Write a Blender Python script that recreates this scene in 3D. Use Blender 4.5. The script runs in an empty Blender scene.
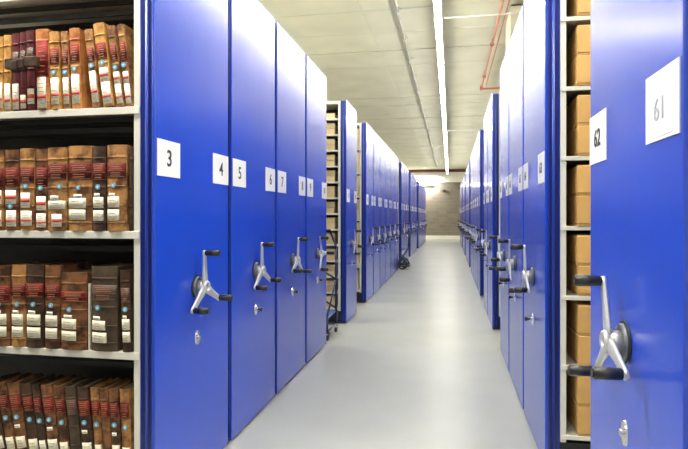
import bpy, bmesh, math, random
from mathutils import Vector, Matrix
random.seed(7)
C = bpy.context.scene.collection
h = 1.35                                   # eye height, metres
TH = math.atan(.191); c_, s_ = math.cos(TH), math.sin(TH); F = 555.0

# ------------------------------------------------------------------ camera, world, exposure
cam_d = bpy.data.cameras.new('camera'); cam = bpy.data.objects.new('camera', cam_d); C.objects.link(cam)
cam.location = (0, 0, h); cam.rotation_euler = (math.pi/2, 0, TH)
cam_d.sensor_width = 36; cam_d.lens = F/688*36; cam_d.shift_y = -8/688; cam_d.clip_start = .02; cam_d.clip_end = 200
bpy.context.scene.camera = cam
w = bpy.data.worlds.new('world'); bpy.context.scene.world = w; w.use_nodes = True
w.node_tree.nodes['Background'].inputs[0].default_value = (1, .97, .9, 1)
w.node_tree.nodes['Background'].inputs[1].default_value = .3
vs = bpy.context.scene.view_settings
vs.view_transform = 'Standard'; vs.look = 'None'; vs.gamma = 1; vs.use_curve_mapping = False
vs.exposure = 0.03
TUBE = 62.0        # emission of the fluorescent tubes
SIDE = 520.0       # power of the unseen fill lights added left and right of the shelving

def area(name, loc, sx, sy, power, rot=(0, 0, 0), col=(1, .97, .9)):
    l = bpy.data.lights.new(name, 'AREA'); l.shape = 'RECTANGLE'; l.size = sx; l.size_y = sy
    l.energy = power; l.color = col
    o = bpy.data.objects.new(name, l); C.objects.link(o); o.location = loc; o.rotation_euler = rot
    return o
for yy in (2.0, 12.0, 22.0, 31.0):
    area('passage_fill', (-7.3, yy, 3.9), .3, 8, SIDE)  # unseen fill light added to lift the whole room
    area('passage_fill', (6.6, yy, 3.9), .3, 8, SIDE)

area('gap_fill_left', (-2.4, 1.33*h, 3.9), 2.4, .35, 185)  # unseen light added to brighten the upper rows of ledgers
area('gap_fill_right', (2.0, 1.92*h, 3.9), 2.4, .35, 95)  # unseen light added to brighten the kraft boxes
area('camera_side_fill', (-.35, -2.6, 3.6), 2.2,   .9, 34, (math.radians(55), 0, 0))  # unseen fill added behind the camera for the faces turned towards it
area('wall_wash', (-1.35*h, 25.8*h-.4, 2.62*h), 1.9, .12, 240, (math.radians(50), 0, 0))  # extra unseen light added to strengthen the glow on the end wall
area('gap_fill_far_left', (-2.6, 4.65*h, 3.9), 2.4, .35, 45)  # unseen fill added above the first left gap
area('gap_fill_far_left', (-2.6, 6.0*h, 3.9), 2.4, .35, 45)  # unseen fill added above the second left gap

XL, XR = -.946*h, .366*h
HT = 2.088*h
ZC = 3.16*h
YB = 25.8*h
def px2X(px, Y):                            # lateral position of a thing seen at column px, standing on the plane at distance Y
    t = (px-344)/F
    return Y*(t*c_-s_)/(c_+t*s_)

# ------------------------------------------------------------------ materials
def nodes(name):
    m = bpy.data.materials.new(name); m.use_nodes = True
    nt = m.node_tree; return m, nt, nt.nodes['Principled BSDF']
def mat(name, col, rough=.5, metal=0, spec=.5, var=0, scale=8, bump=0, bscale=60, coat=0, emit=0, rnd=0):
    m, nt, b = nodes(name)
    b.inputs['Roughness'].default_value = rough; b.inputs['Metallic'].default_value = metal
    b.inputs['Specular IOR Level'].default_value = spec; b.inputs['Coat Weight'].default_value = coat
    b.inputs['Base Color'].default_value = (*col, 1)
    tc = nt.nodes.new('ShaderNodeTexCoord')
    if var:
        n = nt.nodes.new('ShaderNodeTexNoise'); n.inputs['Scale'].default_value = scale; n.inputs['Detail'].default_value = 6
        nt.links.new(tc.outputs['Object'], n.inputs['Vector'])
        r = nt.nodes.new('ShaderNodeMapRange'); r.inputs[1].default_value = .3; r.inputs[2].default_value = .7
        r.inputs[3].default_value = 1-var; r.inputs[4].default_value = 1+var
        nt.links.new(n.outputs['Fac'], r.inputs[0])
        hs = nt.nodes.new('ShaderNodeHueSaturation'); hs.inputs['Color'].default_value = (*col, 1)
        nt.links.new(r.outputs[0], hs.inputs['Value'])
        if rnd:
            oi = nt.nodes.new('ShaderNodeObjectInfo'); rr = nt.nodes.new('ShaderNodeMapRange')
            rr.inputs[3].default_value = 1-rnd; rr.inputs[4].default_value = 1+rnd
            nt.links.new(oi.outputs['Random'], rr.inputs[0]); mm = nt.nodes.new('ShaderNodeMath'); mm.operation = 'MULTIPLY'
            nt.links.new(rr.outputs[0], mm.inputs[0]); nt.links.new(r.outputs[0], mm.inputs[1])
            nt.links.new(mm.outputs[0], hs.inputs['Value'])
        nt.links.new(hs.outputs[0], b.inputs['Base Color'])
    if bump:
        n2 = nt.nodes.new('ShaderNodeTexNoise'); n2.inputs['Scale'].default_value = bscale; n2.inputs['Detail'].default_value = 4
        nt.links.new(tc.outputs['Object'], n2.inputs['Vector'])
        bp = nt.nodes.new('ShaderNodeBump'); bp.inputs['Strength'].default_value = bump; bp.inputs['Distance'].default_value = .002
        nt.links.new(n2.outputs['Fac'], bp.inputs['Height']); nt.links.new(bp.outputs[0], b.inputs['Normal'])
    if emit:
        b.inputs['Emission Color'].default_value = (*col, 1); b.inputs['Emission Strength'].default_value = emit
    return m
M = {}
M['blue'] = mat('blue_enamel', (.006, .056, .54), .27, spec=.7, var=.04, scale=3, bump=.05, bscale=3, coat=.35)
M['blue'].node_tree.nodes['Principled BSDF'].inputs['Coat Roughness'].default_value = .2
M['edge_shade'] = mat('blue_edge_shade', (.005, .014, .15), .35)  # same blue paint, darkened to carry the shade on the panel sides
M['bead'] = mat('blue_bead', (.012, .04, .33), .3)
M['white_steel'] = mat('white_steel', (.74, .72, .64), .45, var=.04)
M['shade_sheet'] = mat('interior_shade', (.035, .033, .03), .7, var=.2)  # dark colour standing in for the shade inside the backless units
M['plinth'] = mat('black_plinth', (.012, .012, .015), .5)
M['rail'] = mat('dark_rail', (.05, .05, .05), .4, metal=.5)
M['card'] = mat('white_card', (.86, .85, .8), .5)
M['plastic'] = mat('card_sleeve', (.84, .86, .89), .3)
M['ink'] = mat('black_ink', (.02, .02, .02), .5)
M['faded'] = mat('faded_ink', (.42, .44, .48), .5)
M['alu'] = mat('brushed_aluminium', (.62, .62, .59), .36, metal=.5, bump=.1, bscale=200)
M['alu_dark'] = mat('grey_hub_disc', (.16, .17, .19), .4, metal=.5)
M['grip'] = mat('black_rubber', (.018, .018, .018), .38)
M['chrome'] = mat('chrome', (.7, .7, .7), .18, metal=1)
M['kraft'] = mat('kraft_board', (.66, .38, .12), .65, var=.08, scale=5, rnd=.08, bump=.1)
M['kraft_pale'] = mat('pale_buff_board', (.62, .5, .27), .65, var=.08, scale=5, rnd=.16)
M['kraft_lid'] = mat('kraft_lid', (.70, .41, .135), .6, var=.06, scale=5, rnd=.06)
M['pages'] = mat('aged_pages_shaded', (.2, .15, .09), .85, var=.2, scale=60)  # old paper, darkened further for the shade beneath the shelf above
M['label'] = mat('cream_label', (.72, .66, .5), .6, var=.15, scale=60)
M['labelw'] = mat('white_label', (.84, .78, .63), .6, var=.12, scale=90)
M['red'] = mat('red_stripe', (.66, .06, .04), .5)
M['dot'] = mat('blue_dot', (.14, .38, .52), .45)
M['dotc'] = mat('dot_centre', (.65, .75, .78), .45)
M['gold'] = mat('gold_tooling', (.26, .10, .04), .55)
M['script'] = mat('faint_script', (.25, .22, .18), .7)
M['t_red'] = mat('crimson_title_leather', (.17, .014, .010), .8, spec=.2, var=.55, scale=30)
M['t_wine'] = mat('wine_title_leather', (.12, .010, .010), .8, spec=.2, var=.45, scale=30)
M['t_black'] = mat('black_title_leather', (.012, .012, .010), .5, var=.2, scale=30)
M['t_brown'] = mat('brown_title_leather', (.06, .03, .02), .5, var=.4, scale=30)
def leather(name, a, b_, sc=14):
    m, nt, b = nodes(name)
    tc = nt.nodes.new('ShaderNodeTexCoord'); n = nt.nodes.new('ShaderNodeTexNoise'); n.inputs['Scale'].default_value = sc
    n.inputs['Detail'].default_value = 8; n.inputs['Roughness'].default_value = .65
    oi = nt.nodes.new('ShaderNodeObjectInfo'); va = nt.nodes.new('ShaderNodeVectorMath'); va.operation = 'ADD'
    sc2 = nt.nodes.new('ShaderNodeMath'); sc2.operation = 'MULTIPLY'; sc2.inputs[1].default_value = 37
    nt.links.new(oi.outputs['Random'], sc2.inputs[0])
    nt.links.new(tc.outputs['Object'], va.inputs[0]); nt.links.new(sc2.outputs[0], va.inputs[1]); nt.links.new(va.outputs[0], n.inputs['Vector'])
    r = nt.nodes.new('ShaderNodeValToRGB'); r.color_ramp.elements[0].position = .40; r.color_ramp.elements[1].position = .58
    r.color_ramp.elements[0].color = (*b_, 1); r.color_ramp.elements[1].color = (*a, 1)
    nt.links.new(n.outputs['Fac'], r.inputs[0]); nt.links.new(r.outputs[0], b.inputs['Base Color'])
    b.inputs['Roughness'].default_value = .65; b.inputs['Specular IOR Level'].default_value = .3
    bp = nt.nodes.new('ShaderNodeBump'); bp.inputs['Strength'].default_value = .25; bp.inputs['Distance'].default_value = .002
    nt.links.new(n.outputs['Fac'], bp.inputs['Height']); nt.links.new(bp.outputs[0], b.inputs['Normal'])
    return m
M['ochre'] = leather('ochre_leather', (.60, .33, .085), (.34, .14, .035))
M['orange'] = leather('orange_leather', (.58, .26, .07), (.36, .11, .035))
M['tan'] = leather('tan_leather', (.46, .23, .075), (.13, .05, .02))
M['brown'] = leather('brown_leather', (.24, .10, .038), (.05, .02, .01))
M['dark'] = leather('dark_brown_leather', (.075, .038, .02), (.025, .013, .008))
M['maroon'] = leather('maroon_leather', (.13, .015, .02), (.07, .01, .012))
M['grey'] = leather('grey_brown_cloth', (.09, .06, .035), (.05, .034, .02))
M['navy'] = mat('navy_frame_paint', (.012, .02, .09), .35)
M['tray'] = mat('blue_tray_paint', (.08, .2, .55), .35)
M['pipe_red'] = mat('red_pipe_paint', (.6, .2, .12), .45)
M['cream'] = mat('cream_paint', (.78, .74, .58), .6, var=.03)
M['fixture'] = mat('white_fixture', (.85, .84, .8), .4)
M['tube'] = mat('lit_tube', (1, .98, .9), .4, emit=TUBE)
M['beam'] = mat('rust_brown_beam', (.17, .06, .035), .6, var=.15)
M['tan_cream'] = mat('white_conduit', (.72, .70, .62), .4)
M['conduit'] = mat('galvanised_conduit', (.5, .49, .43), .5, metal=.2)

def floor_mat():
    m, nt, b = nodes('epoxy_floor')
    tc = nt.nodes.new('ShaderNodeTexCoord'); n = nt.nodes.new('ShaderNodeTexNoise'); n.inputs['Scale'].default_value = 1.3
    n.inputs['Detail'].default_value = 8; nt.links.new(tc.outputs['Object'], n.inputs['Vector'])
    r = nt.nodes.new('ShaderNodeValToRGB'); r.color_ramp.elements[0].position = .3; r.color_ramp.elements[1].position = .7
    r.color_ramp.elements[0].color = (.44, .455, .405, 1); r.color_ramp.elements[1].color = (.50, .515, .46, 1)
    nt.links.new(n.outputs['Fac'], r.inputs[0]); nt.links.new(r.outputs[0], b.inputs['Base Color'])
    n2 = nt.nodes.new('ShaderNodeTexNoise'); n2.inputs['Scale'].default_value = 5; n2.inputs['Detail'].default_value = 5
    nt.links.new(tc.outputs['Object'], n2.inputs['Vector'])
    rr = nt.nodes.new('ShaderNodeMapRange'); rr.inputs[3].default_value = .30; rr.inputs[4].default_value = .42; b.inputs['Specular IOR Level'].default_value = .45
    nt.links.new(n2.outputs['Fac'], rr.inputs[0]); nt.links.new(rr.outputs[0], b.inputs['Roughness'])
    bp = nt.nodes.new('ShaderNodeBump'); bp.inputs['Strength'].default_value = .05; bp.inputs['Distance'].default_value = .003
    nt.links.new(n2.outputs['Fac'], bp.inputs['Height']); nt.links.new(bp.outputs[0], b.inputs['Normal'])
    return m
M['floor'] = floor_mat()
def ceil_mat():
    m, nt, b = nodes('concrete_ceiling_slabs')
    tc = nt.nodes.new('ShaderNodeTexCoord'); n = nt.nodes.new('ShaderNodeTexNoise'); n.inputs['Scale'].default_value = 1.6
    n.inputs['Detail'].default_value = 7; nt.links.new(tc.outputs['Object'], n.inputs['Vector'])
    r = nt.nodes.new('ShaderNodeValToRGB'); r.color_ramp.elements[0].position = .3; r.color_ramp.elements[1].position = .7
    r.color_ramp.elements[0].color = (.64, .63, .48, 1); r.color_ramp.elements[1].color = (.74, .72, .56, 1)
    nt.links.new(n.outputs['Fac'], r.inputs[0]); nt.links.new(r.outputs[0], b.inputs['Base Color']); b.inputs['Roughness'].default_value = .8
    return m
M['ceiling'] = ceil_mat()
def block_mat():
    m, nt, b = nodes('concrete_block_wall')
    tc = nt.nodes.new('ShaderNodeTexCoord'); mp = nt.nodes.new('ShaderNodeMapping'); mp.inputs['Rotation'].default_value = (math.pi/2, 0, 0)
    nt.links.new(tc.outputs['Object'], mp.inputs['Vector'])
    br = nt.nodes.new('ShaderNodeTexBrick'); br.inputs['Scale'].default_value = 1
    br.inputs['Brick Width'].default_value = .44; br.inputs['Row Height'].default_value = .215; br.inputs['Mortar Size'].default_value = .012
    br.inputs['Color1'].default_value = (.20, .17, .13, 1); br.inputs['Color2'].default_value = (.15, .13, .10, 1); br.inputs['Mortar'].default_value = (.20, .18, .145, 1)
    nt.links.new(mp.outputs[0], br.inputs['Vector']); nt.links.new(br.outputs['Color'], b.inputs['Base Color']); b.inputs['Roughness'].default_value = .85
    return m
M['block'] = block_mat()
M['plaster'] = mat('plaster', (.62, .6, .52), .8, var=.05, scale=2)

# ------------------------------------------------------------------ helpers
def bx(bm, x0, x1, y0, y1, z0, z1, mi=0, bev=0):
    r = bmesh.ops.create_cube(bm, size=1)
    vs_ = r['verts']
    for v in vs_:
        v.co = Vector(((x0+x1)/2+v.co.x*(x1-x0), (y0+y1)/2+v.co.y*(y1-y0), (z0+z1)/2+v.co.z*(z1-z0)))
    fs = set(f for v in vs_ for f in v.link_faces)
    for f in fs: f.material_index = mi
    if bev:
        es = list(set(e for v in vs_ for e in v.link_edges))
        bmesh.ops.bevel(bm, geom=es, offset=bev, segments=2, affect='EDGES', profile=.5)
def cyl(bm, p0, p1, r0, r1=None, seg=16, mi=0, bev=0):
    p0, p1 = Vector(p0), Vector(p1); d = p1-p0; r1 = r0 if r1 is None else r1
    q = d.to_track_quat('Z', 'Y').to_matrix().to_4x4()
    r = bmesh.ops.create_cone(bm, cap_ends=True, segments=seg, radius1=r0, radius2=r1, depth=d.length, matrix=Matrix.Translation((p0+p1)/2) @ q)
    fs = set(f for v in r['verts'] for f in v.link_faces)
    for f in fs:
        f.material_index = mi
        if len(f.verts) == 4: f.smooth = True
    if bev:
        es = [e for e in set(e for v in r['verts'] for e in v.link_edges) if any(len(f.verts) > 4 for f in e.link_faces)]
        bmesh.ops.bevel(bm, geom=es, offset=bev, segments=2, affect='EDGES')
def torus(bm, cen, R, r, axis='X', n=20, k=8):
    rings = []
    for i in range(n):
        a = 2*math.pi*i/n; row = []
        for j in range(k):
            b = 2*math.pi*j/k; u = (R+r*math.cos(b)); p = (r*math.sin(b), u*math.cos(a), u*math.sin(a))
            if axis == 'Y': p = (p[1], p[0], p[2])
            row.append(bm.verts.new(Vector(cen)+Vector(p)))
        rings.append(row)
    for i in range(n):
        for j in range(k):
            f = bm.faces.new((rings[i][j], rings[(i+1) % n][j], rings[(i+1) % n][(j+1) % k], rings[i][(j+1) % k])); f.smooth = True
def mesh(name, bm, *ms):
    bmesh.ops.recalc_face_normals(bm, faces=bm.faces)
    me = bpy.data.meshes.new(name); bm.to_mesh(me); bm.free()
    for m in ms: me.materials.append(M[m] if isinstance(m, str) else m)
    return me
def ob(name, me, parent=None, loc=(0, 0, 0), rot=(0, 0, 0)):
    o = bpy.data.objects.new(name, me); C.objects.link(o); o.parent = parent; o.location = loc; o.rotation_euler = rot
    return o
def tag(o, label, cat, group=None, kind=None):
    if label: o['label'] = label
    if cat: o['category'] = cat
    if group: o['group'] = group
    if kind: o['kind'] = kind
    return o
def empty(name, loc, rot=(0, 0, 0)):
    o = ob(name, None, None, loc, rot); o.empty_display_size = .1; return o
def struct(name, bm, *ms):
    o = ob(name, mesh(name, bm, *ms)); o['kind'] = 'structure'; return o
cache = {}
def cached(key, fn):
    if key not in cache: cache[key] = fn()
    return cache[key]

# ------------------------------------------------------------------ the room
XW0, XW1, Y0 = -8.6, 7.9, -4.0
bm = bmesh.new(); bx(bm, XW0-.2, XW1+.2, Y0-.2, YB+.2, -.12, 0); struct('floor', bm, 'floor')
bm = bmesh.new()
bx(bm, XW0-.2, XW1+.2, Y0-.2, YB+.2, ZC+.03, ZC+.15)
pitch = .97
xs = [XW0-.2, -4.6, -1.22, 3.4, XW1+.2]
y = Y0-.2+.35
while y < YB+.1:
    dz = random.uniform(-.006, .006)
    for a, b in zip(xs[:-1], xs[1:]):
        bx(bm, a+.0015, b-.0015, y+.011, min(y+pitch, YB+.2)-.011, ZC+dz, ZC+.03, bev=.003)
    y += pitch
struct('ceiling', bm, 'ceiling')
bm = bmesh.new(); bx(bm, XW0-.2, XW0, Y0-.2, YB+.2, 0, ZC); struct('wall_left', bm, 'plaster')
bm = bmesh.new(); bx(bm, XW1, XW1+.2, Y0-.2, YB+.2, 0, ZC); struct('wall_right', bm, 'plaster')
bm = bmesh.new(); bx(bm, XW0, XW1, Y0-.2, Y0, 0, ZC); struct('wall_front', bm, 'plaster')
bm = bmesh.new(); bx(bm, XW0, XW1, YB, YB+.2, 0, ZC); struct('wall_back', bm, 'block')
bm = bmesh.new(); bx(bm, XW0, XW1, YB-.06, YB, 0, .17, bev=.01); struct('baseboard_back', bm, 'plaster')
# ribbed cladding above the block wall, and the brown beam that carries the ceiling edge
bm = bmesh.new(); x = XW0
while x < XW1-.05:
    bx(bm, x, x+.13, YB-.10, YB-.05, 2.56*h, 3.02*h, bev=.01); bx(bm, x+.13, x+.2, YB-.07, YB-.05, 2.56*h, 3.02*h); x += .2
struct('trim_1', bm, 'fixture')
bm = bmesh.new(); bx(bm, XW0, XW1, YB-.34, YB-.31, 3.03*h, 3.13*h)
bx(bm, XW0, XW1, YB-.42, YB-.23, 3.03*h, 3.045*h); bx(bm, XW0, XW1, YB-.42, YB-.23, 3.115*h, 3.13*h)
struct('trim_2', bm, 'beam')

# ------------------------------------------------------------------ shelving units
PT = .075
L = 4.6                     # length of a unit across the room
ARM = .175
def m_panel(W):
    bm = bmesh.new()
    bx(bm, -.014, 0, 0, W, .015, HT, bev=.004)
    bx(bm, -PT, -.0141, .003, W-.003, .03, HT-.01, 1, bev=.004)
    return mesh('end_panel', bm, 'blue', 'edge_shade')
def m_bead():
    bm = bmesh.new(); cyl(bm, (0, 0, .04), (0, 0, HT-.02), .008, seg=12)
    return mesh('edge_bead', bm, 'bead')
def m_upright():
    bm = bmesh.new()
    bx(bm, -.03, 0, 0, .03, .16, HT-.04, bev=.002); bx(bm, -.008, 0, .03, .06, .16, HT-.04)
    return mesh('upright', bm, 'white_steel')
def m_plinth(W):
    bm = bmesh.new(); bx(bm, -L, -PT-.001, .02, W-.02, .025, .155)
    for xx in (-.5, -2.2, -4.0):
        for yy in (.12, W-.12): cyl(bm, (xx-.02, yy, .034), (xx+.02, yy, .034), .034, seg=12)
    return mesh('plinth', bm, 'plinth')
def m_top(W):
    bm = bmesh.new(); bx(bm, -L, -PT-.001, .005, W-.005, HT-.05, HT-.012, bev=.003)
    return mesh('top_cover', bm, 'white_steel')
def m_shade(W):  # added mid sheet that makes the open interior read as shade
    bm = bmesh.new(); bx(bm, -L, -PT-.005, W/2-.006, W/2+.006, .16, HT-.05)
    return mesh('shade_sheet', bm, 'shade_sheet')
def m_shelf(W, lip):
    bm = bmesh.new(); bx(bm, -L, -PT-.002, .004, W/2-.008, -.008, 0)
    bx(bm, -L, -PT-.0035, 0, .012, -lip, 0, bev=.002)
    return mesh('shelf', bm, 'white_steel')
def m_rail():
    bm = bmesh.new()
    for z in (0, -.05):
        bx(bm, -1.7, -.09, .0, .012, z-.012, z+.012)
    return mesh('shelf_stiffener', bm, 'rail')
def m_crank():
    bm = bmesh.new()
    cyl(bm, (.012, 0, 0), (.048, 0, 0), .034, .031, 20, bev=.004)
    torus(bm, (.054, 0, 0), .024, .010, n=18, k=8)
    for a in (90, -30, 210):
        a = math.radians(a); u = Vector((0, math.cos(a), math.sin(a))); v = Vector((0, -math.sin(a), math.cos(a)))
        secs = []
        for t, wd, th, xo in ((0.012, .026, .011, .044), (.04, .026, .010, .046), (.09, .0205, .009, .046), (ARM-.012, .017, .008, .048), (ARM+.006, .017, .008, .048), (ARM+.014, .008, .007, .048)):
            cpt = u*t+Vector((xo, 0, 0)); X = Vector((1, 0, 0))
            secs.append([bm.verts.new(cpt+v*wd*math.cos(q)+X*th*math.sin(q)) for q in [2*math.pi*i/10 for i in range(10)]])
        for p, q in zip(secs[:-1], secs[1:]):
            for i in range(10):
                f = bm.faces.new((p[i], p[(i+1) % 10], q[(i+1) % 10], q[i])); f.smooth = True
        bm.faces.new(secs[0]); bm.faces.new(list(reversed(secs[-1])))
    return mesh('crank_handle', bm, 'alu')
def m_hub():
    bm = bmesh.new(); cyl(bm, (0, 0, 0), (.016, 0, 0), .055, .052, 28, bev=.003); cyl(bm, (.0, 0, 0), (.004, 0, 0), .061, seg=28, mi=1)
    return mesh('hub_disc', bm, 'alu_dark', 'grip')
def m_grip():
    bm = bmesh.new(); cyl(bm, (0, 0, 0), (.076, 0, 0), .0155, .0175, 16, bev=.004); cyl(bm, (-.004, 0, 0), (.004, 0, 0), .010, seg=12)
    return mesh('grip', bm, 'grip')
def m_lock():
    bm = bmesh.new()
    r = bmesh.ops.create_cone(bm, cap_ends=True, segments=24, radius1=.028, radius2=.026, depth=.006, matrix=Matrix.Translation((.003, 0, 0)) @ Matrix.Rotation(math.pi/2, 4, 'Y'))
    for v in r['verts']: v.co.z *= 1.35; v.co.y *= .8
    cyl(bm, (.006, 0, 0), (.016, 0, 0), .012, seg=16, bev=.002)
    return mesh('lock', bm, 'chrome')
def m_knob():
    bm = bmesh.new(); cyl(bm, (.016, 0, 0), (.03, 0, 0), .006, seg=10); cyl(bm, (.03, 0, 0), (.05, 0, 0), .011, .014, 12, bev=.002)
    return mesh('key_knob', bm, 'grip')
CS = .21; CH = .166
def m_card():
    bm = bmesh.new(); bx(bm, 0, .003, -CS/2, CS/2, -CH/2, CH/2); return mesh('number_card', bm, 'card')
def m_text(txt, size, mt):
    cu = bpy.data.curves.new('t', 'FONT'); cu.body = txt; cu.size = size; cu.align_x = 'CENTER'; cu.align_y = 'CENTER'; cu.extrude = .0006; cu.offset = .0012 if mt == 'ink' else 0
    o = bpy.data.objects.new('t', cu); C.objects.link(o); dg = bpy.context.evaluated_depsgraph_get()
    me = bpy.data.meshes.new_from_object(o.evaluated_get(dg)); bpy.data.objects.remove(o); me.name = 'number'
    me.transform(Matrix(((0, 0, 1, 0), (1, 0, 0, 0), (0, 1, 0, 0), (0, 0, 0, 1))))
    me.materials.clear(); me.materials.append(M[mt]); return me
RB = .405*h; ZB0 = .148*h
def unit(side, Y, W, nums, label, face=None, rot=0, knob=True, levels=None, lip=.022, detail=2, group=None):
    """one mobile shelving unit; local x=0 is the aisle face, the body runs to -x, y runs away from the viewer on the left side"""
    g = .027
    w_ = round(W-2*g, 4)
    if side == 'L': r = empty('mobile_shelving_unit', (XL, Y+g, 0))
    else: r = empty('mobile_shelving_unit', (XR, Y+W-g, 0), (0, 0, math.pi))
    tag(r, label, 'shelving unit', group or 'blue mobile shelving units along the aisle')
    ob('end_panel', cached(('p', w_), lambda: m_panel(w_)), r)
    near = 0 if side == 'L' else w_
    for yy in (.004, w_-.004): ob('edge_bead', cached('bead', m_bead), r, (-.042, yy, 0))
    for k, xx in enumerate((-PT-.002, -1.2, -2.3, -L+.03)):
        if k and not levels: continue
        ob('upright', cached('up', m_upright), r, (xx, .006, 0))
        ob('upright', cached('up', m_upright), r, (xx-.03, w_-.006, 0), (0, 0, math.pi)).location.x = xx-.03
    ob('plinth', cached(('pl', w_), lambda: m_plinth(w_)), r)
    ob('top_cover', cached(('tp', w_), lambda: m_top(w_)), r)
    ob('shade_sheet', cached(('shd', w_), lambda: m_shade(w_)), r)
    if levels:
        for z in levels:
            if side == 'L':
                sh = ob('shelf', cached(('sh', w_, lip), lambda: m_shelf(w_, lip)), r, (0, 0, z))
                if lip > .03 and z > .3:
                    for yy in (.10, .22): ob('stiffener', cached('rail', m_rail), sh, (0, yy, -.035))
            else:
                me = cached(('shm', w_, lip), lambda: m_shelf(w_, lip))
                if ('shm_done', w_, lip) not in cache:
                    me.transform(Matrix.Translation((0, w_, 0)) @ Matrix.Scale(-1, 4, (0, 1, 0))); me.flip_normals(); cache[('shm_done', w_, lip)] = 1
                ob('shelf', me, r, (0, 0, z))
    zc = .733*h
    cr = ob('crank_handle', cached('crank', m_crank), r, (0, w_/2, zc), (math.radians(rot), 0, 0))
    ob('hub_disc', cached('hub', m_hub), cr)
    for a in (90, -30, 210):
        a = math.radians(a); ob('grip', cached('grip', m_grip), cr, (.054, ARM*math.cos(a), ARM*math.sin(a)))
    lk = ob('lock', cached('lock', m_lock), r, (0, w_/2, .54*h))
    if knob: ob('key_knob', cached('knob', m_knob), lk)
    for i, n in enumerate(nums):              # nums = (nearer card, further card)
        if n is None: continue
        fr = .014+CS/2 if i == 0 else w_-.006-CS/2
        yy = fr if side == 'L' else w_-fr
        cd = ob('number_card', cached('card', m_card), r, (.0005, yy, 1.197*h))
        if n == '61':
            bm = bmesh.new(); bx(bm, .003, .0045, -.06, .075, -.07, .05); ob('card_sleeve', mesh('card_sleeve', bm, 'plastic'), cd, (0, -.006, -.004))
            ob('number', m_text(n, .078, 'faded'), cd, (.0055, -.004, -.012))
        else: ob('number', m_text(n, .106 if len(n) < 2 else .082, 'ink'), cd, (.0042, 0, -.002))
    return r
BOOKLV = [(.551-.405)*h, .551*h, .951*h, 1.363*h, 1.768*h]
BOXLV = [(.148+.2715*i)*h for i in range(7)]
SMLV = [(.145+.1475*i)*h for i in range(13)]
P = .65*h
# left side
unit('L', .33*h, .65*h, ('1', '2'), 'blue shelving unit numbered 1 and 2, outside the left edge facing the ledgers', levels=BOOKLV, lip=.033, rot=4)
unit('L', 1.645*h, .648*h, ('3', '4'), 'blue shelving unit numbered 3 and 4 with old ledgers on its open face', levels=BOOKLV, lip=.033, rot=4, knob=False)
unit('L', 2.293*h, .654*h, ('5', '6'), 'blue shelving unit numbered 5 and 6 right behind unit 3 and 4', rot=3)
unit('L', 2.947*h, .651*h, ('7', '8'), 'blue shelving unit numbered 7 and 8, third from the left ledgers', rot=-6)
unit('L', 3.598*h, .645*h, ('9', '10'), 'blue shelving unit on the left just before the first gap with the ladder', rot=28)
unit('L', 5.052*h, .618*h, ('11', '12'), 'single blue shelving unit on the left standing between two open gaps', levels=SMLV, lip=.02, rot=15)
n = 13; ordn = ['first', 'second', 'third', 'fourth', 'fifth', 'sixth', 'seventh', 'eighth', 'ninth']
yb = 6.297*h
cpitch = [.635, .66, .70, .70, .69, .66]
for k, pt in enumerate(cpitch):
    unit('L', yb, pt*h, (str(n), str(n+1)), 'blue shelving unit on the left, %s of six packed beyond the second gap' % ordn[k], rot=random.uniform(-30, 30), levels=BOXLV if k == 0 else None, lip=.018)
    yb += pt*h; n += 2
for y0, cnt, txt in ((11.04, 3, 'three packed just behind the wheeled trolley'), (13.6, 4, 'four packed between the fourth and fifth gaps'), (17.09, 8, 'eight packed nearest the end wall')):
    for k in range(cnt):
        unit('L', (y0+k*.65)*h, P, (str(n), str(n+1)), 'blue shelving unit on the left, %s of %s' % (ordn[k], txt), rot=random.uniform(-40, 40)); n += 2
# right side
unit('R', .952*h, .638*h, ('61', '62'), 'large blue shelving unit numbered 61 and 62 at the right edge', rot=14, knob=False)
unit('R', 2.263*h, .68*h, ('63', '64'), 'blue shelving unit on the right whose open face holds kraft boxes', levels=BOXLV, lip=.022, rot=8)
unit('R', 2.943*h, .70*h, ('65', '66'), 'blue shelving unit on the right directly behind the kraft box unit', rot=-10)
unit('R', 3.643*h, .64*h, ('67', '68'), 'blue shelving unit on the right, last before the first open gap', rot=20)
n = 69
for y0, cnt, txt in ((5.024, 2, 'two standing alone beyond the first gap'), (7.089, 5, 'five packed beyond the second gap'), (11.0, 4, 'four packed about halfway down'), (14.3, 4, 'four packed beyond the halfway group'), (17.7, 6, 'six packed nearest the end wall')):
    for k in range(cnt):
        unit('R', (y0+k*.65)*h, P, (str(n), str(n+1)), 'blue shelving unit on the right, %s of %s' % (ordn[k], txt), rot=random.uniform(-30, 30)); n += 2

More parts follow.
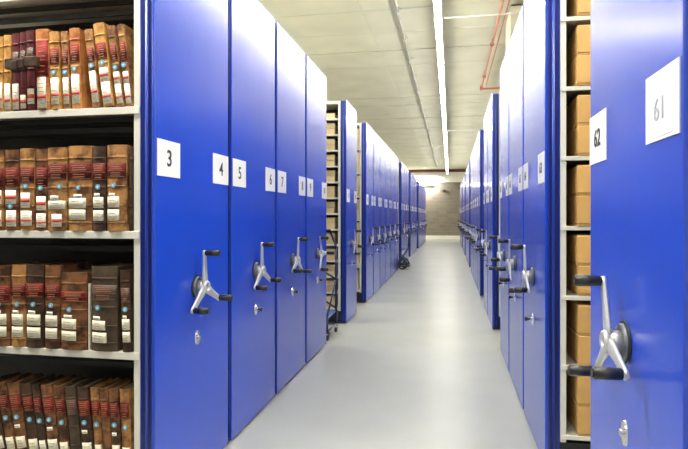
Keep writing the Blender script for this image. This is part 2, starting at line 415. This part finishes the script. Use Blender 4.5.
# ------------------------------------------------------------------ ledgers
def spine_y(x, w, b): return -b*(1-(2*x/w)**2)
def prof(w, b, off, n=10, x0=None, x1=None):
    x0 = -w/2 if x0 is None else x0; x1 = w/2 if x1 is None else x1
    return [(x0+(x1-x0)*i/n, spine_y(x0+(x1-x0)*i/n, w, b)-off) for i in range(n+1)]
def strip(bm, pts_o, pts_i, z0, z1, mi=0):
    a = [bm.verts.new((x, y, z0)) for x, y in pts_o]; b = [bm.verts.new((x, y, z1)) for x, y in pts_o]
    c = [bm.verts.new((x, y, z0)) for x, y in pts_i]; d = [bm.verts.new((x, y, z1)) for x, y in pts_i]
    n = len(pts_o)
    fs = []
    for i in range(n-1):
        f = bm.faces.new((a[i], a[i+1], b[i+1], b[i])); f.smooth = True; fs.append(f)
        fs.append(bm.faces.new((c[i+1], c[i], d[i], d[i+1])))
        fs.append(bm.faces.new((b[i], b[i+1], d[i+1], d[i]))); fs.append(bm.faces.new((a[i+1], a[i], c[i], c[i+1])))
    fs.append(bm.faces.new((a[0], b[0], d[0], c[0]))); fs.append(bm.faces.new((a[-1], c[-1], d[-1], b[-1])))
    for f in fs: f.material_index = mi
def patch(bm, w, b, x0, x1, z0, z1, mi=0, off=.0012, base=0.0002):
    strip(bm, prof(w, b, off+base, 6, x0, x1), prof(w, b, base, 6, x0, x1), z0, z1, mi)
def book(name, w, H, D, leath, title, parts, loc, lean, label, group):
    b = min(.014, w*.16); t = .004
    r = empty(name, loc, (0, math.radians(-lean), 0)); tag(r, label, 'book', group)
    bm = bmesh.new()
    outer = [(-w/2, D)]+prof(w, b, 0)+[(w/2, D)]
    inner = [(-w/2+t, D)]+[(-w/2+t+(w-2*t)*i/10, spine_y(-w/2+t+(w-2*t)*i/10, w, b)+t) for i in range(11)]+[(w/2-t, D)]
    strip(bm, outer, inner, 0, H)
    for f in bm.faces: f.smooth = False
    for fz in (.10, .30, .52, .68, .86):
        patch(bm, w, b, -w/2+.001, w/2-.001, H*fz-.004, H*fz+.004, 0, .0018)
    ob('cover', mesh('cover', bm, leath), r)
    bm = bmesh.new(); bx(bm, -w/2+t+.0005, w/2-t-.0005, t+.001, D-.008, .004, H-.006, bev=.001); ob('pages', mesh('pages', bm, 'pages'), r)
    if title:
        z0, z1 = title[1]*H, title[2]*H
        bm = bmesh.new(); patch(bm, w, b, -w/2+.002, w/2-.002, z0, z1, 0, .0022)
        for zz in (z0+.003, z0+(z1-z0)*.45, z1-.005): patch(bm, w, b, -w/2+.003, w/2-.003, zz, zz+.0018, 1, .0005, .0023)
        nl = 3
        for i in range(nl):
            zz = z0+(z1-z0)*(.55+.13*i); hw = w*(.32-.05*(i % 2)); patch(bm, w, b, -hw, hw, zz, zz+.0035, 1, .0004, .0023)
        for i in range(2):
            zz = z0+(z1-z0)*(.14+.15*i); hw = w*.25; patch(bm, w, b, -hw, hw, zz, zz+.003, 1, .0004, .0023)
        ob('title_panel', mesh('title_panel', bm, title[0], 'gold'), r)
    for pt in parts:
        k = pt[0]
        bm = bmesh.new()
        if k == 'dot':
            x, z = pt[1]*w, pt[2]*H; rr = .0115
            y = spine_y(x, w, b)-.002
            cyl(bm, (x, y+.003, z), (x, y-.0015, z), rr, seg=20); cyl(bm, (x, y-.0014, z), (x, y-.0018, z), rr*.45, seg=14, mi=1)
            ob('dot_sticker', mesh('dot_sticker', bm, 'dot', 'dotc'), r)
        else:                                # paper label: kind, z0, z1, x0, x1 (fractions)
            _, z0, z1, x0, x1 = pt; z0 *= H; z1 *= H; x0 *= w; x1 *= w
            patch(bm, w, b, x0, x1, z0, z1, 0, .0026)
            if k == 'stripe':
                patch(bm, w, b, x0, x1, z0+(z1-z0)*.36, z0+(z1-z0)*.62, 1, .0005, .0027)
            if k in ('cream', 'stripe', 'tall'):
                q = 3 if k != 'tall' else 6
                for i in range(q):
                    zz = z0+(z1-z0)*(.12+.8*i/q)
                    if k == 'stripe' and .3 < (.12+.8*i/q) < .66: continue
                    patch(bm, w, b, x0+(x1-x0)*.15, x1-(x1-x0)*random.uniform(.15, .4), zz, zz+.0022, 2, .0004, .0027)
            if k == 'tall': patch(bm, w, b, x0, x1, z0+(z1-z0)*.3, z0+(z1-z0)*.42, 1, .0005, .0027)
            if k == 'tag':
                patch(bm, w, b, x0+(x1-x0)*.2, x1-(x1-x0)*.2, z0+(z1-z0)*.4, z0+(z1-z0)*.6, 2, .0004, .0027)
            ob('paper_label', mesh('paper_label', bm, 'labelw' if k != 'cream' else 'label', 'red', 'script'), r)
    return r
YF = 1.645*h+.03                          # plane of the spines
def row(zs, items, grp, shelf):
    """items: (px left, px right at the foot, height m, lean deg, leather, title, parts, phrase)"""
    tot = len(items); prev = None
    for i, (a, b, H, lean, lt, ti, parts, phrase) in enumerate(items):
        x0, x1 = px2X(a, YF), min(px2X(b, YF), XL-PT-.037); w_ = (x1-x0)-.001
        w_ *= math.cos(math.radians(lean))
        lift = w_/2*math.sin(math.radians(abs(lean)))+.0008
        vis = sum(1 for q in items[i:] )
        place = 'farthest right' if vis == 1 else '%s from the right' % (['', '', 'second', 'third', 'fourth', 'fifth', 'sixth', 'seventh', 'eighth', 'ninth', 'tenth', 'eleventh', 'twelfth', 'thirteenth', 'fourteenth', 'fifteenth', 'sixteenth', 'seventeenth', 'eighteenth'][vis])
        book('ledger', w_, H+.006, .16 if shelf.startswith('lowest') else .22, lt, ti, parts, ((x0+x1)/2, YF+random.uniform(0, .006), zs+lift), lean, '%s, %s on %s' % (phrase, place, shelf), grp)
tall = lambda z1: [('dot', 0, z1+.07), ('tall', .06, z1, -.42, .38)]
two = [('dot', 0, .52), ('tag', .405, .445, -.3, .12), ('cream', .27, .40, -.42, .36), ('cream', .12, .245, -.42, .36)]
strp = [('dot', .02, .30), ('stripe', .33, .5, -.4, .36), ('tall', .05, .25, -.32, .36)]
R1 = [(-24, -12, .35, 0, 'ochre', ('t_red', .55, .72), tall(.4), 'ochre leather ledger'),
      (-12, -6, .34, 0, 'orange', None, tall(.35), 'narrow orange ledger'),
      (-5, 3.8, .345, 1, 'ochre', None, [('tall', .04, .38, -.4, .38)], 'plain ochre leather ledger'),
      (4.2, 11.4, .35, 1, 'ochre', None, [('tall', .02, .36, -.4, .4)], 'narrow ochre ledger beside the maroon volumes'),
      (12, 19.4, .355, 1, 'maroon', ('t_black', .60, .76), [('tall', .02, .35, -.45, .4)], 'narrow maroon ledger with a black title panel'),
      (20, 26.4, .36, 1, 'maroon', ('t_black', .60, .76), [('stripe', .03, .2, -.45, .4)], 'slim maroon ledger between two similar ones'),
      (27, 35, .365, 1.5, 'maroon', ('t_black', .62, .78), [('stripe', .08, .27, -.42, .42)], 'maroon ledger beside the orange volume'),
      (37, 50, .365, 1.5, 'orange', ('t_red', .40, .86), [('tall', .02, .40, -.42, .3)], 'orange ledger with a long red title strip'),
      (51, 61, .35, 2, 'ochre', ('t_red', .58, .78), tall(.40), 'yellow ochre ledger with red title panel'),
      (63, 70, .35, 2.5, 'tan', ('t_red', .58, .76), tall(.40), 'narrow tan ledger'),
      (71.5, 81.5, .36, 2.5, 'orange', ('t_red', .57, .80), tall(.42), 'orange tan ledger with red title panel'),
      (92.5, 100.5, .35, 7, 'tan', ('t_red', .58, .76), tall(.46), 'slim leaning tan ledger'),
      (103, 114, .375, 8, 'ochre', ('t_red', .56, .76), [('dot', 0, .52), ('stripe', .30, .46, -.4, .4), ('tall', .03, .29, -.4, .4)], 'tallest yellow ochre ledger, leaning left'),
      (117, 124.5, .36, 8, 'tan', ('t_red', .56, .76), [('dot', 0, .48), ('stripe', .28, .42, -.4, .4), ('tall', .03, .27, -.4, .4)], 'tan leaning ledger'),
      (125.5, 134, .365, 7, 'tan', ('t_red', .56, .78), [('dot', -.1, .50), ('stripe', .28, .42, -.4, .4), ('tall', .03, .27, -.4, .4)], 'brown leaning ledger beside the white upright')]
row(BOOKLV[3], R1, 'ledgers on the top visible shelf', 'top shelf')
R2 = [(-40, -23, .365, 0, 'tan', ('t_wine', .52, .78), two, 'tan leather ledger'),
      (-22, -9, .365, 0, 'brown', ('t_wine', .52, .78), two, 'brown leather ledger'),
      (-8.5, 3.5, .37, 0, 'tan', ('t_wine', .52, .78), strp, 'tan leather ledger'),
      (4.2, 18.2, .37, 0, 'brown', ('t_wine', .54, .78), strp, 'brown ledger with a low blue dot'),
      (19, 34, .375, 0, 'tan', ('t_wine', .58, .77), [('dot', 0, .54), ('stripe', .28, .46, -.36, .28), ('tall', .06, .24, -.36, .36)], 'tan ledger with two white labels'),
      (34.8, 47, .37, 0, 'brown', ('t_wine', .54, .77), [('dot', .02, .52), ('stripe', .25, .42, -.36, .4), ('tall', .04, .21, -.36, .4)], 'narrow brown ledger with red striped label'),
      (47.8, 67, .375, 0, 'tan', ('t_wine', .61, .80), [('dot', .2, .53), ('tag', .37, .42, -.3, .15), ('cream', .26, .36, -.45, .45), ('stripe', .05, .2, -.2, .3)], 'wide tan ledger with low red striped label'),
      (67.6, 91.5, .38, 0, 'tan', ('t_wine', .60, .80), [('dot', 0, .51), ('tag', .39, .43, -.2, .15), ('cream', .265, .385, -.46, .3), ('cream', .13, .25, -.46, .28)], 'widest tan ledger, worn, with two cream labels'),
      (92.5, 106, .375, 0, 'dark', ('t_wine', .60, .80), two, 'dark brown ledger with two cream labels'),
      (106.8, 126.5, .38, 0, 'tan', ('t_wine', .62, .79), [('dot', -.1, .53), ('tag', .40, .44, -.35, 0), ('cream', .275, .40, -.45, .2), ('cream', .12, .25, -.45, .2)], 'mottled tan and brown ledger'),
      (129, 133.6, .37, 0, 'dark', None, [], 'thin dark ledger against the upright')]
row(BOOKLV[2], R2, 'ledgers on the second visible shelf', 'second shelf')
R3 = [(-44, -27, .365, 0, 'brown', ('t_red', .55, .75), two, 'brown ledger'),
      (-26, -10, .365, 0, 'dark', ('t_wine', .55, .75), two, 'dark brown ledger'),
      (-9, 9.8, .37, 0, 'brown', ('t_red', .55, .75), two, 'brown ledger with crimson title panel'),
      (10.6, 25.4, .375, 0, 'tan', ('t_wine', .6, .76), two, 'mid brown ledger with wine title panel'),
      (26, 43.6, .38, 0, 'dark', ('t_red', .6, .77), two, 'dark mottled ledger with wide crimson title panel'),
      (44.6, 60, .375, 0, 'brown', ('t_wine', .6, .77), two, 'brown ledger with a small wine title panel'),
      (61, 87, .345, 0, 'brown', ('t_red', .62, .76), [('dot', -.12, .52), ('tag', .41, .45, -.35, 0), ('cream', .27, .40, -.46, .15), ('cream', .12, .24, -.46, .15)], 'wide shorter brown ledger with crimson title panel'),
      (91, 117, .375, 0, 'grey', ('t_brown', .60, .78), [('dot', -.2, .51), ('tag', .37, .41, -.4, -.1), ('cream', .25, .36, -.45, .1), ('cream', .10, .22, -.45, .15)], 'wide plain dark grey brown ledger'),
      (122.5, 136, .36, 2.5, 'dark', ('t_brown', .6, .78), two, 'dark ledger partly hidden by the upright')]
row(BOOKLV[1], R3, 'ledgers on the third visible shelf', 'third shelf')
low = [('dot', 0, .58), ('tag', .45, .49, -.3, .2), ('cream', .2, .34, -.42, .4)]
lowd = [('dot', .05, .56), ('cream', .17, .32, -.42, .4)]
def lowrow():
    tops = [(-18, -7, 'dark'), (-6, 4, 'brown'), (5, 17, 'brown'), (18, 29.5, 'dark'), (30.5, 38.5, 'dark'), (39.5, 51.5, 'brown'), (52.5, 62.5, 'brown'),
            (64, 75, 'grey'), (76.5, 88, 'dark'), (89, 97.5, 'tan'), (98.5, 107.5, 'brown'), (108.5, 118, 'brown'), (119, 129.5, 'tan')]
    out = []
    tis = ['t_wine', 't_wine', 't_red', 't_wine', 't_wine', 't_red', 't_wine', 't_brown', 't_red', 't_red', 't_red', 't_wine', 't_wine']
    ph = ['dark leaning ledger', 'brown leaning ledger', 'brown leaning ledger with red title panel', 'dark leaning ledger with blue dot', 'narrow dark leaning ledger', 'brown leaning ledger with bright red title panel',
          'reddish brown leaning ledger', 'grey brown ledger without a blue dot', 'dark ledger with red title panel', 'narrow tan ledger with red title', 'brown ledger with crimson title and no dot', 'reddish brown ledger', 'upright tan brown ledger']
    for i, (a, b, l) in enumerate(tops):
        f = i/(len(tops)-1); lean = 12.0-9.0*f
        sh = math.tan(math.radians(lean))*.33*307/h
        out.append([a+sh, b+sh, .372, lean, l, (tis[i], .66, .84), [] if i in (7, 10) else (low if i % 3 == 2 else lowd), ph[i]])
    for k in range(len(out)-1):                   # leave room for the slant
        out[k][1] = min(out[k][1], out[k+1][0]-.3)
    return [tuple(o) for o in out]
row(BOOKLV[0], lowrow(), 'ledgers on the lowest visible shelf', 'lowest shelf')
# loose sheet between ledgers on the third shelf
x = px2X(88.8, YF); bm = bmesh.new(); bx(bm, x-.002, x+.003, YF+.0, YF+.2, 0, .30); o = ob('paper_folder', mesh('paper_folder', bm, 'labelw'), None, (0, 0, BOOKLV[1]+.002))
tag(o, 'thin pale folder standing between two wide ledgers on the third shelf', 'folder')
# lumpy leather strap lying across the maroon ledgers
bm = bmesh.new()
xa, xb = px2X(4, YF-.05), px2X(35, YF-.05); n_ = 5; zc = 1.363*h+.213
for i in range(n_):
    x0 = xa+(xb-xa)*i/n_; x1 = xa+(xb-xa)*(i+1)/n_-.002
    dz = (0, -.012, -.004, .006, .004)[i]
    bx(bm, x0-.003, x1+.004, YF-.047+dz*.4, YF-.019, zc-.027+dz, zc+.022+dz, bev=.006)
bx(bm, xa+.01, xb-.01, YF-.034, YF-.022, zc-.012, zc+.008)
o = ob('book_weight', mesh('book_weight', bm, 'dark')); tag(o, 'dark brown lumpy padded weight held across the slim maroon ledgers', 'book weight')

# ------------------------------------------------------------------ boxes
def m_boxbody(w, d, hh):
    bm = bmesh.new(); bx(bm, 0, w, 0, d, 0, hh, bev=.003); return mesh('body', bm, 'kraft')
def box_tree(w, d, hh, mt, lidm):
    def mk():
        bm = bmesh.new(); bx(bm, .003, w-.003, .003, d-.003, 0, hh*.72, bev=.003); a = mesh('box_body', bm, mt)
        bm = bmesh.new(); bx(bm, 0, w, 0, d, hh*.08, hh, bev=.004)
        b = mesh('lid', bm, lidm); return a, b
    return cached(('box', w, d, hh, mt), mk)
def boxes(xleft, xright, yf, levels, per, hh, mt, lidm, where, grp, d=.34, skip=()):
    tot = len(levels)
    for i, z in enumerate(reversed(levels)):
        for k in range(per):
            if (i, k) in skip: continue
            a, b = box_tree(round(xright-xleft, 3), d, hh, mt, lidm)
            r = empty('archive_box', (xleft+random.uniform(-.004, .004), yf+random.uniform(0, .01), z+.001+k*(hh+.001)), (0, 0, 0))
            pos = ('lower ', 'upper ')[k] if per == 2 else ''
            num = ['top', 'second', 'third', 'fourth', 'fifth', 'sixth', 'seventh', 'eighth', 'ninth', 'tenth', 'eleventh', 'twelfth', 'lowest'][i] if i < tot-1 else 'lowest'
            tag(r, '%s%s on the %s shelf %s' % (pos, 'kraft archive box' if mt == 'kraft' else 'pale buff archive box', num, where), 'box', grp)
            ob('box_body', a, r); ob('lid', b, r)
yf = 2.263*h+.02
xb0 = px2X(578, yf)
boxes(xb0, xb0+.36, yf, BOXLV, 2, .158, 'kraft', 'kraft_lid', 'beside unit 62', 'kraft boxes on the right hand shelves')
yf = 5.052*h+.05; xe = px2X(334.5, yf)
boxes(xe-.3, xe, yf, SMLV, 2, .072, 'kraft_pale', 'kraft_pale', 'in the first gap on the left', 'buff boxes in the first left gap', skip=((0, 1),))
yf = 6.297*h+.025; xe = XL-PT-.045
boxes(xe-.36, xe, yf, BOXLV, 2, .158, 'kraft_pale', 'kraft_pale', 'in the second gap on the left', 'buff boxes in the second left gap')

# ------------------------------------------------------------------ wheeled ladder and trolley
def caster(par, x, y, z=0):
    bm = bmesh.new(); cyl(bm, (x-.012, y, .03), (x+.012, y, .03), .03, seg=18, bev=.003)
    cc = ob('caster', mesh('caster', bm, 'grip'), par)
    bm = bmesh.new(); bx(bm, x-.018, x-.014, y-.014, y+.014, .025, .085); bx(bm, x+.014, x+.018, y-.014, y+.014, .025, .085); bx(bm, x-.02, x+.02, y-.02, y+.02, .08, .088)
    ob('fork', mesh('fork', bm, 'rail'), cc)
def bar(bm, a, b, r): cyl(bm, a, b, r, seg=10)
r = empty('step_ladder', (XL-.03, 4.36*h, 0)); tag(r, 'dark blue wheeled steps with zigzag braces standing in the first left gap', 'step ladder')
bm = bmesh.new()
for xx in (0, -.55):
    bar(bm, (xx, .46, .1), (xx, .46, 1.0), .012); bar(bm, (xx, 0, .1), (xx, .46, .1), .012)
    bar(bm, (xx, 0, .1), (xx, 0, .27), .012); bar(bm, (xx, .46, 1.0), (xx, .12, 1.2), .012); bar(bm, (xx, 0, .27), (xx, .46, .62), .010)
for yy, zz in ((0, .1), (.46, .1), (0, .27), (.46, 1.0), (.12, 1.2)): bar(bm, (0, yy, zz), (-.55, yy, zz), .012)
ob('frame', mesh('frame', bm, 'navy'), r)
for z0, z1 in ((.28, .60), (.62, .92)):
    bm = bmesh.new(); bar(bm, (0, .46, z0), (-.5, .46, z1), .010); ob('brace', mesh('brace', bm, 'navy'), r)
for z, y0, y1 in ((.235, .0, .46),):
    bm = bmesh.new(); bx(bm, -.54, .0, y0+.012, y1-.012, z, z+.02, bev=.004); bx(bm, -.54, 0, y0+.012, y0+.02, z-.06, z+.02)
    ob('step', mesh('step', bm, 'tray'), r)
for xx in (0, -.55):
    for yy in (0, .46): caster(r, xx, yy)
r = empty('hand_trolley', (XL-.05, 10.5*h, 0), (0, 0, -math.pi/2)); tag(r, 'small dark wheeled trolley parked at the third gap on the left', 'trolley')
bm = bmesh.new()
for xx in (-.4, -.02):
    bar(bm, (xx, 0, .12), (xx, .28, .55), .014); bar(bm, (xx, .28, .55), (xx, .30, 1.0), .014); bar(bm, (xx, .3, .12), (xx, .02, .42), .012); bar(bm, (xx, 0, .12), (xx, .3, .12), .012)
bar(bm, (-.4, .3, 1.0), (-.02, .3, 1.0), .014); bar(bm, (-.4, .14, .335), (-.02, .14, .335), .012); bar(bm, (-.4, .28, .55), (.1, .1, .5), .012)
ob('frame', mesh('frame', bm, 'navy'), r)
bm = bmesh.new(); bx(bm, -.44, .04, -.02, .32, .07, .095, bev=.004); ob('platform', mesh('platform', bm, 'rail'), r)
for xx in (-.46, .065):
    bm = bmesh.new(); torus(bm, (xx, .14, .14), .115, .02, n=24); cyl(bm, (xx-.02, .14, .14), (xx+.02, .14, .14), .03, seg=14)
    for a in range(5):
        a = a*2*math.pi/5; bar(bm, (xx, .14, .14), (xx, .14+.11*math.cos(a), .14+.11*math.sin(a)), .007)
    ob('wheel', mesh('wheel', bm, 'grip'), r)

# ------------------------------------------------------------------ ceiling fittings
ZL = 2.84*h; XLt = -.107*h; FL = 1.93
def m_housing():
    bm = bmesh.new(); bx(bm, -.045, .045, .01, FL-.01, -.008, .05, bev=.006); bx(bm, -.05, .05, .008, .03, -.055, .02, bev=.004); bx(bm, -.05, .05, FL-.03, FL-.008, -.055, .02, bev=.004)
    return mesh('housing', bm, 'fixture')
def m_tube():
    bm = bmesh.new()
    for xx in (-.024, .024): cyl(bm, (xx, .03, -.028), (xx, FL-.03, -.028), .015, seg=10)
    return mesh('tube', bm, 'tube')
def m_rod():
    bm = bmesh.new()
    for yy in (.3, FL-.3): cyl(bm, (0, yy, .055), (0, yy, ZC-ZL-.006), .006, seg=6)
    return mesh('hanger', bm, 'fixture')
hs, tb, rd = m_housing(), m_tube(), m_rod()
y = 5.27*h-4*FL; k = 0
while y < 24.2*h-FL*.5:
    r = empty('fluorescent_light', (XLt, y, ZL)); k += 1
    idx = k-4
    words = ['nearest', 'second', 'third', 'fourth', 'fifth', 'sixth', 'seventh', 'eighth', 'ninth', 'tenth', 'eleventh', 'twelfth', 'thirteenth', 'fourteenth', 'fifteenth', 'sixteenth']
    tag(r, ('fluorescent batten hanging over the aisle, %s in the visible row from the camera' % words[idx]) if idx >= 0 else 'fluorescent batten overhead, %s behind the top edge of the view' % ['first', 'second', 'third'][-idx-1], 'ceiling light', 'fluorescent battens in a row down the aisle')
    ob('housing', hs, r); ob('tube', tb, r); ob('hanger', rd, r)
    y += FL
for yy, wd in ((5.27*h+.0, 'nearest to the camera'), (12.2*h, 'further down the aisle')):
    bm = bmesh.new(); cyl(bm, (XLt+.08, yy, ZL+.02), (XW1-.02, yy, ZL+.02), .008, seg=8)
    for xx in (1.0, 2.5, 4): cyl(bm, (xx, yy, ZL+.02), (xx, yy, ZC-.006), .005, seg=6)
    o = ob('crossing_conduit', mesh('crossing_conduit', bm, 'tan_cream')); tag(o, 'thin white conduit crossing from the lights to the right, %s' % wd, 'conduit', 'thin crossing conduits')
# conduit run on the ceiling, left of the lights
r = empty('ceiling_conduit', (-.535*h, 0, ZC-.05)); tag(r, 'long pale conduit with small fittings fixed to the ceiling left of the lights', 'conduit')
bm = bmesh.new(); cyl(bm, (0, -3.5, 0), (0, 24.6*h, 0), .02, seg=10); ob('pipe', mesh('pipe', bm, 'conduit'), r)
y = .2
while y < 24*h:
    bm = bmesh.new(); bx(bm, -.03, .03, y, y+.1, -.02, .045, bev=.006); cyl(bm, (0, y+.05, -.05), (0, y+.05, -.01), .018, seg=10); cyl(bm, (-.07, y+.05, .03), (.07, y+.05, .03), .008, seg=6)
    ob('fitting', mesh('fitting', bm, 'alu'), r); y += 1.25
# red pipes
r = empty('sprinkler_pipe', (.5*h, 0, ZC-.11)); tag(r, 'red sprinkler pipe running along the ceiling above the right hand units', 'pipe')
bm = bmesh.new(); cyl(bm, (0, -3.5, 0), (0, 9.2*h, 0), .018, seg=12); cyl(bm, (.09, -3.5, .03), (.09, 9.2*h, .03), .009, seg=10); ob('main_pipe', mesh('main_pipe', bm, 'pipe_red'), r)
bm = bmesh.new(); cyl(bm, (-.0, 9.3*h, 0), (2.4, 9.3*h, 0), .022, seg=12); torus(bm, (0, 9.3*h, 0), .02, .018, n=12); cyl(bm, (0, 9.15*h, 0), (0, 9.33*h, 0), .034, seg=12); ob('branch_pipe', mesh('branch_pipe', bm, 'pipe_red'), r)
for yy in [(.7+1.55*i)*h for i in range(6)]:
    bm = bmesh.new(); cyl(bm, (0, yy, 0), (0, yy+.07, 0), .034, seg=12); cyl(bm, (0, yy+.035, .02), (0, yy+.035, .10), .006, seg=6); ob('coupling', mesh('coupling', bm, 'pipe_red'), r)
# square cream drop above the right hand units
r = empty('ventilation_drop', (.60*h, 5.85*h, 2.16*h)); tag(r, 'cream square duct dropping from the ceiling above the right hand units', 'duct')
bm = bmesh.new(); bx(bm, 0, .7, 0, .66, 0, ZC-2.16*h-.03, bev=.006); bx(bm, -.012, .712, -.012, .672, .5, .53, bev=.003); ob('duct', mesh('duct', bm, 'cream'), r)
bm = bmesh.new(); bx(bm, .02, .68, .02, .64, ZC-2.16*h-.0299, ZC-2.16*h-.008); ob('collar', mesh('collar', bm, 'rail'), r)
# lamp on the end wall
r = empty('wall_light', (-1.25*h, YB-.14, 2.42*h)); tag(r, 'bright fluorescent lamp high on the end wall behind the left units', 'wall light')
bm = bmesh.new(); bx(bm, -.75, .75, 0, .07, 0, .07, bev=.006); ob('housing', mesh('housing', bm, 'fixture'), r)
bm = bmesh.new(); cyl(bm, (-.72, -.02, .03), (.72, -.02, .03), .02, seg=10); ob('tube', mesh('tube', bm, 'tube'), r)
bm = bmesh.new(); X = px2X(444, YB); cyl(bm, (X, YB-.14, 2.19*h), (X, YB, 2.19*h), .07, .09, 16, bev=.01); cyl(bm, (X-.16, YB-.05, 2.19*h), (X, YB-.05, 2.19*h), .02, seg=8)
o = ob('wall_fitting', mesh('wall_fitting', bm, 'rail')); tag(o, 'small dark round fitting on the end wall below the ribbed cladding', 'fitting')
